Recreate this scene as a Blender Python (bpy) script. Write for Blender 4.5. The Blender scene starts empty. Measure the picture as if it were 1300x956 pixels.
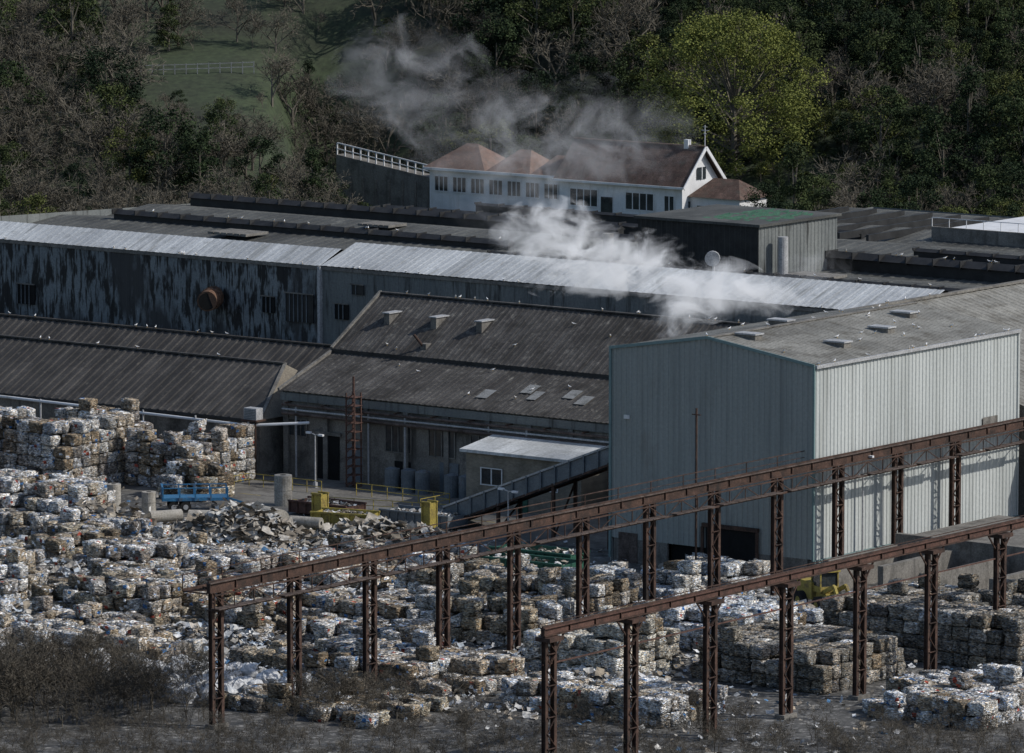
import bpy, math, random, bmesh
import numpy as np
from mathutils import Vector, Matrix
random.seed(7); np.random.seed(7)
R=random.random
def U_(a,b): return a+(b-a)*R()
sc=bpy.context.scene
sc.view_settings.view_transform='Standard'
try: sc.view_settings.look='None'
except: pass
sc.view_settings.exposure=0
# ------------------------------------------------------------------ site frame (u along shed front, v along gantry)
ANG=math.atan2(-.602,.799)
FR=Matrix.Translation(Vector((23.26,455.5,0)))@Matrix.Rotation(ANG,4,'Z')
FRI=FR.inverted()
def L(X,Y):
    p=FRI@Vector((X,Y,0)); return p.x,p.y
# ------------------------------------------------------------------ materials
def ramp(nt,fac,stops):
    r=nt.nodes.new('ShaderNodeValToRGB'); e=r.color_ramp.elements
    e[0].position=stops[0][0]; e[0].color=(*stops[0][1],1)
    e[1].position=stops[-1][0]; e[1].color=(*stops[-1][1],1)
    for p,c in stops[1:-1]:
        x=e.new(p); x.color=(*c,1)
    nt.links.new(fac,r.inputs[0]); return r.outputs[0]
def mix(nt,fac,a,b,mode='MIX'):
    m=nt.nodes.new('ShaderNodeMix'); m.data_type='RGBA'; m.blend_type=mode
    for s,i in ((fac,0),(a,6),(b,7)):
        if isinstance(s,(int,float)): m.inputs[i].default_value=s
        elif isinstance(s,tuple): m.inputs[i].default_value=(*s,1)
        else: nt.links.new(s,m.inputs[i])
    return m.outputs[2]
def noise(nt,co,scale,detail=4,stretch=None,rough=.6,dist=0):
    if stretch:
        mp=nt.nodes.new('ShaderNodeMapping'); mp.inputs['Scale'].default_value=stretch
        nt.links.new(co,mp.inputs[0]); co=mp.outputs[0]
    n=nt.nodes.new('ShaderNodeTexNoise'); n.inputs['Scale'].default_value=scale
    n.inputs['Detail'].default_value=detail; n.inputs['Roughness'].default_value=rough
    n.inputs['Distortion'].default_value=dist
    nt.links.new(co,n.inputs['Vector']); return n.outputs['Fac']
def base(name):
    m=bpy.data.materials.new(name); m.use_nodes=True; nt=m.node_tree
    b=nt.nodes['Principled BSDF']; tc=nt.nodes.new('ShaderNodeTexCoord')
    return m,nt,b,tc.outputs['Object']
def bumpit(nt,b,h,st,dist=.1):
    bp=nt.nodes.new('ShaderNodeBump'); bp.inputs['Strength'].default_value=st; bp.inputs['Distance'].default_value=dist
    nt.links.new(h,bp.inputs['Height']); nt.links.new(bp.outputs[0],b.inputs['Normal'])
def nmat(name,stops,scale=.6,rough=.85,stretch=None,bump=0,bscale=6,streak=None,spots=None,fine=.35,spec=.3,metal=0,panel=None):
    m,nt,b,co=base(name)
    c=ramp(nt,noise(nt,co,scale,4,stretch),stops)
    f=ramp(nt,noise(nt,co,bscale*1.3,2),[(.3,(1-fine,)*3),(.7,(1+fine*.5,)*3)])
    c=mix(nt,1.0,c,f,'MULTIPLY')
    if panel:   # sheets weathered differently: (rotation, width m, length m, low, high)
        rot,w_,l_,lo_,hi_=panel
        br=nt.nodes.new('ShaderNodeTexBrick'); br.inputs['Scale'].default_value=1; br.offset=.37
        br.inputs['Brick Width'].default_value=w_; br.inputs['Row Height'].default_value=l_; br.inputs['Mortar Size'].default_value=.012
        br.inputs['Color1'].default_value=(lo_,lo_,lo_,1); br.inputs['Color2'].default_value=(hi_,hi_,hi_,1); br.inputs['Mortar'].default_value=(lo_*.7,lo_*.7,lo_*.7,1)
        nt.links.new(co,br.inputs['Vector']); c=mix(nt,1.0,c,br.outputs[0],'MULTIPLY')
    for s in (streak or []):
        col,scl,lo,hi,st=s
        k=ramp(nt,noise(nt,co,scl,4,st),[(lo,(0,0,0)),(hi,(1,1,1))])
        c=mix(nt,k,c,col)
    for s in (spots or []):
        col,scl,lo,hi=s
        k=ramp(nt,noise(nt,co,scl,4,None,.7),[(lo,(0,0,0)),(hi,(1,1,1))])
        c=mix(nt,k,c,col)
    nt.links.new(c,b.inputs['Base Color'])
    b.inputs['Roughness'].default_value=rough; b.inputs['Metallic'].default_value=metal
    b.inputs['Specular IOR Level'].default_value=spec
    if bump>.3: bumpit(nt,b,noise(nt,co,bscale,3),bump)
    return m
def g(x): return (x,x,x)
XY=(0,0,0)
M={}
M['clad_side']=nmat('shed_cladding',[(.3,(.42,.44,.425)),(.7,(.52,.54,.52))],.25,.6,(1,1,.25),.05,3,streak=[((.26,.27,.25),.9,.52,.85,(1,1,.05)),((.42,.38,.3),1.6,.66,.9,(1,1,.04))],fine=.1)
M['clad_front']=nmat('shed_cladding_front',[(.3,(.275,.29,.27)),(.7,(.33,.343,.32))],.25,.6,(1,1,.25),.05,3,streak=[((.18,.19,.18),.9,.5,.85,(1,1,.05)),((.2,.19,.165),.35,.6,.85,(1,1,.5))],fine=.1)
M['teal']=nmat('teal_trim',[(.3,(.15,.22,.22)),(.7,(.19,.27,.265))],1,.5,bump=0,fine=.1)
M['shedroof']=nmat('shed_roof',[(.3,(.21,.2,.175)),(.7,(.33,.32,.285))],.35,.8,(1,.3,1),.1,4,spots=[((.1,.09,.07),.5,.5,.75),((.38,.36,.31),2.2,.6,.75)],fine=.3,panel=(XY,2.2,3.1,.78,1.1))
M['midroof']=nmat('asbestos_roof',[(.3,(.054,.05,.047)),(.7,(.108,.102,.095))],.35,.9,None,.3,5,spots=[((.18,.17,.15),1.5,.56,.74),((.025,.023,.02),.25,.5,.7)],streak=[((.035,.031,.028),1.2,.48,.75,(1,.12,.12))],fine=.45,panel=(XY,1.2,1.9,.72,1.12))
M['leftroof']=nmat('dark_profile_roof',[(.3,(.045,.041,.037)),(.7,(.085,.077,.068))],.5,.7,None,.1,5,spots=[((.14,.127,.105),1.6,.6,.78)],streak=[((.026,.023,.02),1.4,.47,.75,(1,.15,.15))],fine=.4,panel=(XY,1.8,3.9,.75,1.15))
M['hip']=nmat('hip_end_roof',[(.3,(.16,.14,.11)),(.7,(.25,.22,.17))],.8,.8,fine=.3)
M['longroof']=nmat('felt_roof',[(.3,(.055,.056,.052)),(.7,(.12,.12,.11))],.18,.8,(1,.5,1),.15,4,spots=[((.17,.17,.15),.35,.58,.8),((.035,.035,.033),.6,.6,.75)],fine=.35,panel=(XY,3.4,3.6,.8,1.1))
M['pale']=nmat('pale_roof_strip',[(.3,(.42,.43,.43)),(.7,(.62,.63,.62))],.3,.5,(1,.4,.4),.05,4,spots=[((.25,.25,.23),.8,.56,.8)],streak=[((.22,.22,.2),1.6,.55,.75,(1,.1,.1))],fine=.25,panel=(XY,2.4,9,.8,1.08))
M['stain']=nmat('stained_wall',[(.3,(.15,.17,.18)),(.7,(.22,.24,.245))],.2,.7,(1,1,.4),.05,4,
   streak=[((.02,.02,.02),1.3,.49,.58,(1,1,.3)),((.022,.022,.021),3.2,.52,.6,(1,1,.12)),((.05,.05,.05),.25,.5,.62,(1,1,.6))],fine=.25)
M['stain2']=nmat('weathered_wall',[(.3,(.12,.13,.13)),(.7,(.2,.21,.2))],.2,.7,(1,1,.4),.05,4,streak=[((.03,.03,.028),1.6,.54,.7,(1,1,.1))],fine=.2)
M['black']=nmat('black_vent',[(.3,g(.014)),(.7,g(.035))],.8,.6,bump=.1,fine=.2)
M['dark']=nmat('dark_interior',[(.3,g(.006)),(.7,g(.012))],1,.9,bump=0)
M['glass']=nmat('window_glass',[(.3,(.02,.025,.03)),(.7,(.05,.06,.065))],.8,.12,bump=0,spec=.6)
M['concrete']=nmat('concrete',[(.3,(.15,.14,.125)),(.7,(.24,.225,.2))],.5,.9,spots=[((.08,.075,.065),.7,.5,.72)],streak=[((.07,.065,.06),1.2,.52,.78,(1,1,.12))])
M['wall']=nmat('grimy_render',[(.3,(.15,.138,.12)),(.7,(.25,.23,.2))],.35,.9,spots=[((.065,.06,.053),.6,.5,.72)],streak=[((.05,.045,.04),1.3,.54,.78,(1,1,.1))])
def brickmat(name,c1,c2,mo,s=1):
    m,nt,b,co=base(name)
    mp=nt.nodes.new('ShaderNodeMapping'); mp.inputs['Rotation'].default_value=(math.pi/2,0,0)
    nt.links.new(co,mp.inputs[0])
    br=nt.nodes.new('ShaderNodeTexBrick'); br.inputs['Scale'].default_value=2.2*s
    br.inputs['Color1'].default_value=(*c1,1); br.inputs['Color2'].default_value=(*c2,1); br.inputs['Mortar'].default_value=(*mo,1)
    br.inputs['Mortar Size'].default_value=.02
    nt.links.new(mp.outputs[0],br.inputs['Vector'])
    d=ramp(nt,noise(nt,co,.7,6),[(.35,g(.6)),(.65,g(1.05))])
    nt.links.new(mix(nt,1.0,br.outputs[0],d,'MULTIPLY'),b.inputs['Base Color']); b.inputs['Roughness'].default_value=.9
    return m
M['brick']=brickmat('buff_brick',(.27,.235,.18),(.2,.175,.13),(.26,.24,.21))
M['steel']=nmat('blue_grey_steel',[(.3,(.095,.115,.13)),(.7,(.18,.2,.215))],.6,.55,spots=[((.1,.06,.035),1.2,.62,.78)],fine=.25)
M['rust']=nmat('rusty_steel',[(.3,(.042,.026,.02)),(.7,(.1,.056,.04))],1.1,.8,spots=[((.15,.1,.08),2.2,.6,.75),((.022,.018,.016),.9,.5,.7)],fine=.4)
M['rustpale']=nmat('weathered_walkway',[(.3,(.08,.06,.052)),(.7,(.15,.115,.098))],1.1,.8,spots=[((.04,.028,.022),1.5,.48,.68)],fine=.4)
M['redrust']=nmat('red_oxide_steel',[(.3,(.085,.044,.034)),(.7,(.135,.073,.055))],1.1,.8,spots=[((.045,.028,.022),1.5,.48,.68)],fine=.35)
M['duct']=nmat('rusty_duct',[(.3,(.12,.065,.04)),(.7,(.2,.12,.08))],1,.8,spots=[((.05,.035,.03),1.2,.5,.7)])
M['white']=nmat('white_paint',[(.3,g(.6)),(.7,g(.75))],.5,.6,bump=.05,fine=.1,streak=[((.4,.38,.33),1,.55,.85,(1,1,.15))])
M['pipe']=nmat('pale_pipe',[(.3,g(.33)),(.7,g(.46))],.8,.5,bump=0)
M['fencew']=nmat('weathered_fence_wood',[(.3,g(.25)),(.7,g(.36))],2,.9,bump=0)
M['tile']=nmat('brown_tiles',[(.3,(.095,.06,.047)),(.7,(.155,.1,.078))],.6,.85,spots=[((.08,.072,.058),.9,.5,.75)],fine=.45,panel=(XY,.6,.5,.7,1.15))
M['tile2']=nmat('red_brown_tiles',[(.3,(.15,.086,.06)),(.7,(.215,.128,.09))],.6,.85,spots=[((.11,.083,.065),.9,.5,.75)],fine=.4,panel=(XY,.6,.5,.75,1.1))
M['yellow']=nmat('yellow_paint',[(.3,(.3,.24,.055)),(.7,(.45,.35,.08))],.9,.7,spots=[((.14,.1,.05),1.3,.48,.68)])
M['blue']=nmat('blue_paint',[(.3,(.03,.13,.26)),(.7,(.05,.19,.34))],.9,.5,spots=[((.12,.1,.08),1.5,.55,.75)])
M['green']=nmat('green_paint',[(.3,(.02,.08,.055)),(.7,(.035,.12,.08))],.9,.6,spots=[((.06,.04,.03),1.5,.6,.75)])
M['algae']=nmat('green_roof_algae',[(.3,(.05,.13,.08)),(.7,(.09,.2,.12))],1.5,.9)
M['rubber']=nmat('rubber',[(.3,g(.015)),(.7,g(.025))],2,.9,bump=0)
M['reel']=nmat('paper_reel',[(.3,(.3,.28,.24)),(.7,(.42,.39,.34))],1,.9,spots=[((.2,.17,.13),1.5,.55,.75)])
M['gull']=nmat('gull_feathers',[(.3,g(.75)),(.7,g(.82))],3,.8,bump=0,fine=.05)
M['gullw']=nmat('gull_wing_grey',[(.3,g(.35)),(.7,g(.42))],3,.8,bump=0,fine=.05)
M['beak']=nmat('gull_beak',[(.3,(.6,.35,.03)),(.7,(.65,.4,.05))],3,.6,bump=0,fine=.05)
M['wrap']=nmat('white_film',[(.3,g(.45)),(.7,g(.7))],1.5,.4,bump=.9,bscale=3,fine=.4,spots=[((.3,.33,.36),1.2,.5,.75),((.12,.11,.1),2,.58,.72)])
M['yard']=nmat('yard_asphalt',[(.3,(.05,.048,.045)),(.7,(.13,.125,.115))],.12,.8,None,.2,3,spots=[((.28,.27,.25),1.6,.52,.66),((.025,.025,.024),.3,.55,.7)],fine=.4)
M['yardc']=nmat('yard_concrete',[(.3,(.13,.12,.105)),(.7,(.21,.2,.18))],.2,.8,None,.1,3,spots=[((.06,.055,.05),.35,.5,.7)],fine=.3)
def plain(name,c):
    m=bpy.data.materials.new(name); m.use_nodes=True; b=m.node_tree.nodes['Principled BSDF']; tc=m.node_tree.nodes.new('ShaderNodeObjectInfo')
    m.node_tree.links.new(ramp(m.node_tree,tc.outputs['Random'],[(0,tuple(x*.75 for x in c)),(1,tuple(x*1.25 for x in c))]),b.inputs['Base Color']); b.inputs['Roughness'].default_value=.95; b.inputs['Specular IOR Level'].default_value=.1
    return m
M['bark']=plain('bark',(.135,.12,.097))
def objrand(nt):
    o=nt.nodes.new('ShaderNodeObjectInfo'); return o.outputs['Random']
def leafmat(name,ca,cb,cc,sc_=.55):
    m,nt,b,co=base(name)
    c=ramp(nt,noise(nt,co,sc_,1),[(.3,ca),(.55,cb),(.75,cc)])
    r=ramp(nt,objrand(nt),[(0,(.5,.55,.6)),(.5,(1,1,.9)),(1,(1.5,1.3,1.0))])
    c=mix(nt,1.0,c,r,'MULTIPLY')
    nt.links.new(c,b.inputs['Base Color']); b.inputs['Roughness'].default_value=.85
    b.inputs['Specular IOR Level'].default_value=.1
    return m
M['leafdark']=leafmat('evergreen_leaves',(.02,.031,.017),(.037,.054,.027),(.06,.083,.038))
M['leafmid']=leafmat('spring_leaves',(.045,.058,.026),(.073,.092,.038),(.1,.123,.048))
M['leafbright']=leafmat('fresh_maple_leaves',(.08,.098,.032),(.142,.165,.052),(.205,.23,.075),.3)
M['twig']=plain('bare_twigs',(.122,.109,.086))
M['scrubtwig']=plain('scrub_twigs',(.095,.083,.066))
def balemat():
    m,nt,b,co=base('baled_waste_paper')
    a=nt.nodes.new('ShaderNodeAttribute'); a.attribute_name='Col'
    vo=nt.nodes.new('ShaderNodeTexVoronoi'); vo.inputs['Scale'].default_value=6.5
    mp=nt.nodes.new('ShaderNodeMapping'); mp.inputs['Scale'].default_value=(1,1,2.2); mp.inputs['Rotation'].default_value=(.2,.3,.1)
    nt.links.new(co,mp.inputs[0]); nt.links.new(mp.outputs[0],vo.inputs['Vector'])
    sp=nt.nodes.new('ShaderNodeSeparateColor'); nt.links.new(vo.outputs['Color'],sp.inputs[0])
    k=ramp(nt,sp.outputs[0],[(0,g(.2)),(.3,g(.65)),(.7,g(1.12)),(1,g(1.75))])
    c=mix(nt,1.0,a.outputs['Color'],k,'MULTIPLY')
    tint=ramp(nt,sp.outputs[1],[(0,(1.15,.9,.64)),(.3,(1.03,.99,.93)),(.9,(.97,1,1.03)),(1,(.45,.75,1.3))])
    c=mix(nt,.75,c,tint,'MULTIPLY')
    c=mix(nt,1.0,c,ramp(nt,noise(nt,co,2.2,4),[(.3,g(.5)),(.65,g(1.12))]),'MULTIPLY')
    nt.links.new(c,b.inputs['Base Color']); b.inputs['Roughness'].default_value=.8; b.inputs['Specular IOR Level'].default_value=.2
    bumpit(nt,b,vo.outputs['Distance'],.8,.14)
    return m
M['bale']=balemat()
def attrmat(name):
    m,nt,b,co=base(name)
    a=nt.nodes.new('ShaderNodeAttribute'); a.attribute_name='Col'
    c=mix(nt,1.0,a.outputs['Color'],ramp(nt,noise(nt,co,3,3),[(.3,g(.55)),(.7,g(1.1))]),'MULTIPLY')
    nt.links.new(c,b.inputs['Base Color']); b.inputs['Roughness'].default_value=.9
    return m
M['scrap']=attrmat('loose_scrap_board')
# ------------------------------------------------------------------ mesh builder
class MB:
    def __init__(s): s.v=[];s.f=[];s.m=[];s.mats=[];s.col=None
    def mi(s,k):
        if k not in s.mats: s.mats.append(k)
        return s.mats.index(k)
    def add(s,vs,fs,k):
        o=len(s.v); s.v.extend([tuple(p) for p in vs]); i=s.mi(k)
        for f in fs: s.f.append(tuple(o+j for j in f)); s.m.append(i)
    def quad(s,a,b,c,d,k): s.add([a,b,c,d],[(0,1,2,3)],k)
    def box(s,a0,a1,b0,b1,c0,c1,k):
        s.add([(a0,b0,c0),(a1,b0,c0),(a1,b1,c0),(a0,b1,c0),(a0,b0,c1),(a1,b0,c1),(a1,b1,c1),(a0,b1,c1)],
              [(0,3,2,1),(4,5,6,7),(0,1,5,4),(1,2,6,5),(2,3,7,6),(3,0,4,7)],k)
    def beam(s,p,q,w,k,h=None):
        p=Vector(p);q=Vector(q);d=(q-p).normalized(); h=h or w
        up=Vector((0,0,1)) if abs(d.z)<.95 else Vector((1,0,0))
        a=d.cross(up).normalized()*w/2; b=a.cross(d).normalized()*h/2
        s.add([p-a-b,p+a-b,p+a+b,p-a+b,q-a-b,q+a-b,q+a+b,q-a+b],
              [(0,3,2,1),(4,5,6,7),(0,1,5,4),(1,2,6,5),(2,3,7,6),(3,0,4,7)],k)
    def cyl(s,p,q,r,k,n=8,r2=None,cap=True):
        p=Vector(p);q=Vector(q);d=(q-p).normalized(); r2=r if r2 is None else r2
        up=Vector((0,0,1)) if abs(d.z)<.9 else Vector((1,0,0))
        a=d.cross(up).normalized(); b=d.cross(a)
        vs=[]
        for i in range(n):
            t=2*math.pi*i/n; e=a*math.cos(t)+b*math.sin(t)
            vs.append(p+e*r); vs.append(q+e*r2)
        fs=[(2*i,2*i+1,(2*i+3)%(2*n),(2*i+2)%(2*n)) for i in range(n)]
        if cap: fs.append(tuple(2*i for i in range(n))); fs.append(tuple(2*i+1 for i in reversed(range(n))))
        s.add(vs,fs,k)
    def corr(s,p0,A,B,k,pitch=.55,depth=.09,N=None):
        p0=Vector(p0);A=Vector(A);B=Vector(B); N=Vector(N).normalized() if N else A.cross(B).normalized()
        n=max(1,round(A.length/pitch)); a=A/n
        pr=[]
        for i in range(n):
            for t,h in ((0,0),(.5,0),(.6,1),(.88,1)): pr.append((i+t,h))
        pr.append((n,0))
        vs=[]
        for t,h in pr:
            q=p0+a*t+N*(h*depth); vs.append(q); vs.append(q+B)
        s.add(vs,[(2*i,2*i+2,2*i+3,2*i+1) for i in range(len(pr)-1)],k)
    def window(s,u,v,z,w,h,fr='white',n=2,dn=-1):
        s.box(u,u+w,v-.03,v-.01,z,z+h,'glass')
        for x in [u+w*i/n for i in range(n+1)]: s.box(x-.05,x+.05,v-.09,v-.032,z-.05,z+h+.05,fr)
        s.box(u-.05,u+w+.05,v-.12,v-.092,z-.12,z-.04,fr); s.box(u-.05,u+w+.05,v-.12,v-.092,z+h,z+h+.08,fr)
    def obj(s,name,parent=None,frame=True,smooth=False):
        me=bpy.data.meshes.new(name); me.from_pydata(s.v,[],s.f)
        for k in s.mats: me.materials.append(M[k])
        if s.m: me.polygons.foreach_set('material_index',s.m)
        if s.col is not None:
            at=me.attributes.new('Col','FLOAT_COLOR','FACE')
            at.data.foreach_set('color',np.array(s.col,dtype=np.float32).ravel())
        if smooth: me.polygons.foreach_set('use_smooth',[True]*len(me.polygons))
        me.update()
        o=bpy.data.objects.new(name,me); sc.collection.objects.link(o)
        if parent: o.parent=parent
        elif frame: o.matrix_world=FR
        return o
def empty(name,frame=True):
    e=bpy.data.objects.new(name,None); e.empty_display_size=1; sc.collection.objects.link(e)
    if frame: e.matrix_world=FR
    return e
# ------------------------------------------------------------------ terrain
def ss(a,b,x):
    t=max(0,min(1,(x-a)/(b-a))); return t*t*(3-2*t)
def gz(X,Y):
    z=0.0
    if Y>640:
        z=5*ss(640,690,Y)
        if Y>685: z+=.25*(min(Y,1350)-685)
        if Y>690: z+=1.2*math.sin(X*.045+1)*min(1,(Y-690)/60)
        u,v=L(X,Y)
        k=ss(-31,-24,X)*(1-ss(191,222,v))*(1-ss(45,70,X))   # levelled terrace for the house
        z=z*(1-k)+min(z,3.5)*k
    if Y<304: z=max(0,70-.23*max(Y,-200))
    return z
xs=sorted(set([i*60 for i in range(-30,31)]+[i*5 for i in range(-36,37)]))
ys=sorted(set([i*60 for i in range(-10,45)]+[i*10 for i in range(30,100)]+[i*5 for i in range(126,170)]))
vs=[(x,y,gz(x,y)) for y in ys for x in xs]; nx=len(xs)
m,nt,b,co=base('grass_hillside')
c=ramp(nt,noise(nt,co,.03,4),[(.35,(.032,.035,.021)),(.5,(.042,.058,.026)),(.7,(.056,.08,.032))])
c=mix(nt,1.0,c,ramp(nt,noise(nt,co,1.2,4),[(.3,g(.45)),(.7,g(1.1))]),'MULTIPLY')
nt.links.new(c,b.inputs['Base Color']); b.inputs['Roughness'].default_value=.95
M['terrain']=m
mb=MB(); mb.add(vs,[(j*nx+i,j*nx+i+1,(j+1)*nx+i+1,(j+1)*nx+i) for j in range(len(ys)-1) for i in range(nx-1)],'terrain')
mb.obj('ground_terrain',frame=False,smooth=True)
mb=MB(); mb.quad((-150,-100,.02),(60,-100,.02),(60,140,.02),(-150,140,.02),'yard'); mb.obj('yard_ground')
mb=MB(); mb.quad((-75,4,.03),(-19.5,4,.03),(-19.5,21,.03),(-75,21,.03),'yardc')
for i in range(6): mb.box(-66+i*5,-63.5+i*5,10.0,10.12,.034,.038,'yellow')
mb.obj('concrete_apron_pavement')
# ------------------------------------------------------------------ big clad shed
shed=empty('clad_metal_shed')
W0,D0,ZE,ZR,UR=-19.3,29.5,17.0,18.45,-10.0
mb=MB()
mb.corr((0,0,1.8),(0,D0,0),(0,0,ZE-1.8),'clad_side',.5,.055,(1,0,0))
mb.obj('side_wall',shed)
mb=MB()
n=38; a=-W0/n
def zt(x): return ZE+(ZR-ZE)*((x-W0)/(UR-W0) if x<UR else (0-x)/(0-UR))
for i in range(n):
    for t0,t1,h0,h1 in ((0,.5,0,0),(.5,.6,0,.06),(.6,.88,.06,.06),(.88,1,.06,0)):
        x0=W0+(i+t0)*a; x1=W0+(i+t1)*a
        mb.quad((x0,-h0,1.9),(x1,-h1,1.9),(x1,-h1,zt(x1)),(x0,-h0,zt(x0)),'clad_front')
mb.obj('front_wall',shed)
mb=MB()
mb.add([(W0,D0,1.8),(0,D0,1.8),(0,D0,ZE),(UR,D0,ZR),(W0,D0,ZE)],[(0,1,2,3,4)],'clad_side')
mb.corr((W0,D0,0),(0,-D0,0),(0,0,ZE),'clad_side',.55,.1,(-1,0,0))
mb.obj('rear_walls',shed)
mb=MB()
mb.corr((.12,-.1,ZE),(0,D0+.2,0),(UR-.12,0,ZR-ZE),'shedroof',.5,.04,(0,0,1))
mb.corr((W0-.12,-.1,ZE),(0,D0+.2,0),(UR-W0+.12,0,ZR-ZE),'shedroof',.5,.04,(0,0,1))
mb.beam((UR,-.1,ZR+.08),(UR,D0,ZR+.08),.5,'concrete',.08)
mb.obj('roof',shed)
mb=MB()
mb.box(-.02,.14,-.14,.02,1.8,ZE,'teal'); mb.box(W0-.14,W0+.05,-.14,.02,.3,ZE,'teal')
mb.beam((W0-.12,-.12,ZE+.03),(UR,-.12,ZR+.06),.1,'teal',.24); mb.beam((UR,-.12,ZR+.06),(.12,-.12,ZE+.03),.1,'teal',.24)
mb.box(.1,.3,0,D0,ZE-.2,ZE+.06,'pipe'); mb.box(-.02,.12,D0-.2,D0+.03,1.8,ZE,'clad_side')
mb.box(.08,.2,0,D0,1.6,1.85,'teal')
mb.obj('trim',shed)
mb=MB()
for (u,v) in [(-8.5,3.5),(-3.5,8.5),(-12,13),(-5,17),(-7.5,24)]:
    z=ZR-abs(u-UR)*.145
    mb.box(u-.9,u+.9,v-.5,v+.5,z-.1,z+.3,'concrete'); mb.box(u-1.0,u+1.0,v-.6,v+.6,z+.3,z+.42,'pipe')
mb.obj('roof_vents',shed)
mb=MB()
mb.box(W0+.3,-.3,.3,D0,0,.4,'concrete')
for v in [0.2,5,10,15,20,25,29]: mb.box(-.5,0,v,v+.7,0,1.8,'concrete')
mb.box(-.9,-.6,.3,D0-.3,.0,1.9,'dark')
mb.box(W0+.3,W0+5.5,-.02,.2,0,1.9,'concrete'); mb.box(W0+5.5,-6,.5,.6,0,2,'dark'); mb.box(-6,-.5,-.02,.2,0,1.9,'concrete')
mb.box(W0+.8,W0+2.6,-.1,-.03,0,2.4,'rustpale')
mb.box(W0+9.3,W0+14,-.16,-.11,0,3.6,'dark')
mb.beam((W0+9,-.2,3.75),(W0+14.3,-.2,3.75),.3,'rust')
for u in (W0+9,W0+14.2): mb.box(u-.12,u+.12,-.3,-.17,0,3.6,'rust')
mb.box(W0+1.4,W0+1.9,-.25,-.1,11.5,11.8,'white')
mb.box(.12,.16,24,26.2,9.3,10.4,'concrete')
mb.obj('base_and_openings',shed)
# ------------------------------------------------------------------ middle works building
mid=empty('pitched_roof_works')
mb=MB(); u0,u1=-70,-19.6
mb.corr((u0,20.6,7.45),(u1-u0,0,0),(0,7.4,2.6),'midroof',.6,.04,(0,-.3,1))
mb.corr((u0,27.9,10.35),(u1-u0,0,0),(0,7.1,4.3),'midroof',.6,.04,(0,-.5,1))
mb.corr((u0,35,14.65),(u1-u0,0,0),(0,11,-4.5),'midroof',.6,.08,(0,.5,1))
mb.box(u0,u1,27.86,27.96,10.0,10.36,'black')
mb.beam((u0,35,14.72),(u1,35,14.72),.5,'midroof',.12)
mb.beam((u0-.05,20.6,7.5),(u0-.05,28,10.15),.25,'concrete',.3); mb.beam((u0-.05,28,10.4),(u0-.05,35,14.75),.25,'concrete',.3)
mb.obj('roof',mid)
mb=MB()
mb.box(u0+.1,u1,21,21.3,0,7.4,'wall')
mb.add([(u0+.1,21,0),(u0+.1,46,0),(u0+.1,46,10),(u0+.1,35,14.6),(u0+.1,28,10.3),(u0+.1,21,7.4)],[(0,5,4,3,2,1)],'wall')
mb.box(u0,u1,20.75,20.99,6.6,7.3,'stain2')
for i in range(11): mb.box(u0+.3+i*4.4,u0+.8+i*4.4,20.8,20.99,0,6.6,'concrete')
mb.obj('walls',mid)
mb=MB()
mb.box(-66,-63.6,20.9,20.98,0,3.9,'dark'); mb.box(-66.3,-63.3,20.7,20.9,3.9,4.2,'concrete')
mb.box(-62.8,-60.6,20.9,20.98,0,3.3,'steel')
mb.window(-58.5,20.98,3.1,2.8,2.2,'concrete',4); mb.window(-53.8,20.98,3.1,2.8,2.2,'concrete',4)
mb.window(-49.3,20.98,3.0,2.6,2.2,'concrete',3); mb.window(-69.2,20.98,3.6,2.0,1.4,'concrete',3)
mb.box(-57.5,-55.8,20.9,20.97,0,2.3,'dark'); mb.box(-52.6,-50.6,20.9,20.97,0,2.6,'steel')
mb.obj('doors_and_windows',mid)
mb=MB()
for z,r in ((6.3,.12),(5.9,.09),(5.55,.16)):
    mb.cyl((-69.5,20.4,z),(-20,20.4,z),r,'rustpale' if r>.1 else 'pipe',8)
for u in (-68,-60,-56,-47,-43): mb.cyl((u,20.45,0),(u,20.45,6.2),.09,'pipe',6)
for i in range(12): mb.box(-69+i*4,-68.85+i*4,20.1,21,6.45,6.55,'rust')
mb.obj('pipework',mid)
mb=MB()
for (u) in (-66.5,-61.3,-56.3):
    z=12.9; v=32.2
    mb.box(u-.3,u+.3,v-.9,v+.9,z-.5,z+.5,'concrete'); mb.box(u-.42,u+.42,v-1.05,v+1.05,z+.5,z+.6,'pipe')
mb.box(-60.8,-60.2,28.8,29.8,10.6,11.4,'concrete')
mb.cyl((-60.5,29,11),(-61.2,28.4,12.2),.12,'rust')
M['roofl']=nmat('dirty_rooflight',[(.3,(.2,.2,.19)),(.7,(.3,.3,.29))],2,.6,spots=[((.1,.1,.09),1.5,.5,.7)])
for (u,v,w) in ((-50,22.5,1.2),(-46.4,24,1.2),(-45,23,1),(-41.8,23.8,1.2),(-40,23,1.2),(-37,24.2,1)):
    mb.quad((u,v,7.57+(v-20.6)*.352),(u+w,v,7.57+(v-20.6)*.352),(u+w,v+1.5,7.57+(v-19.1)*.352),(u,v+1.5,7.57+(v-19.1)*.352),'roofl')
mb.obj('rooflights',mid)
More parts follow.
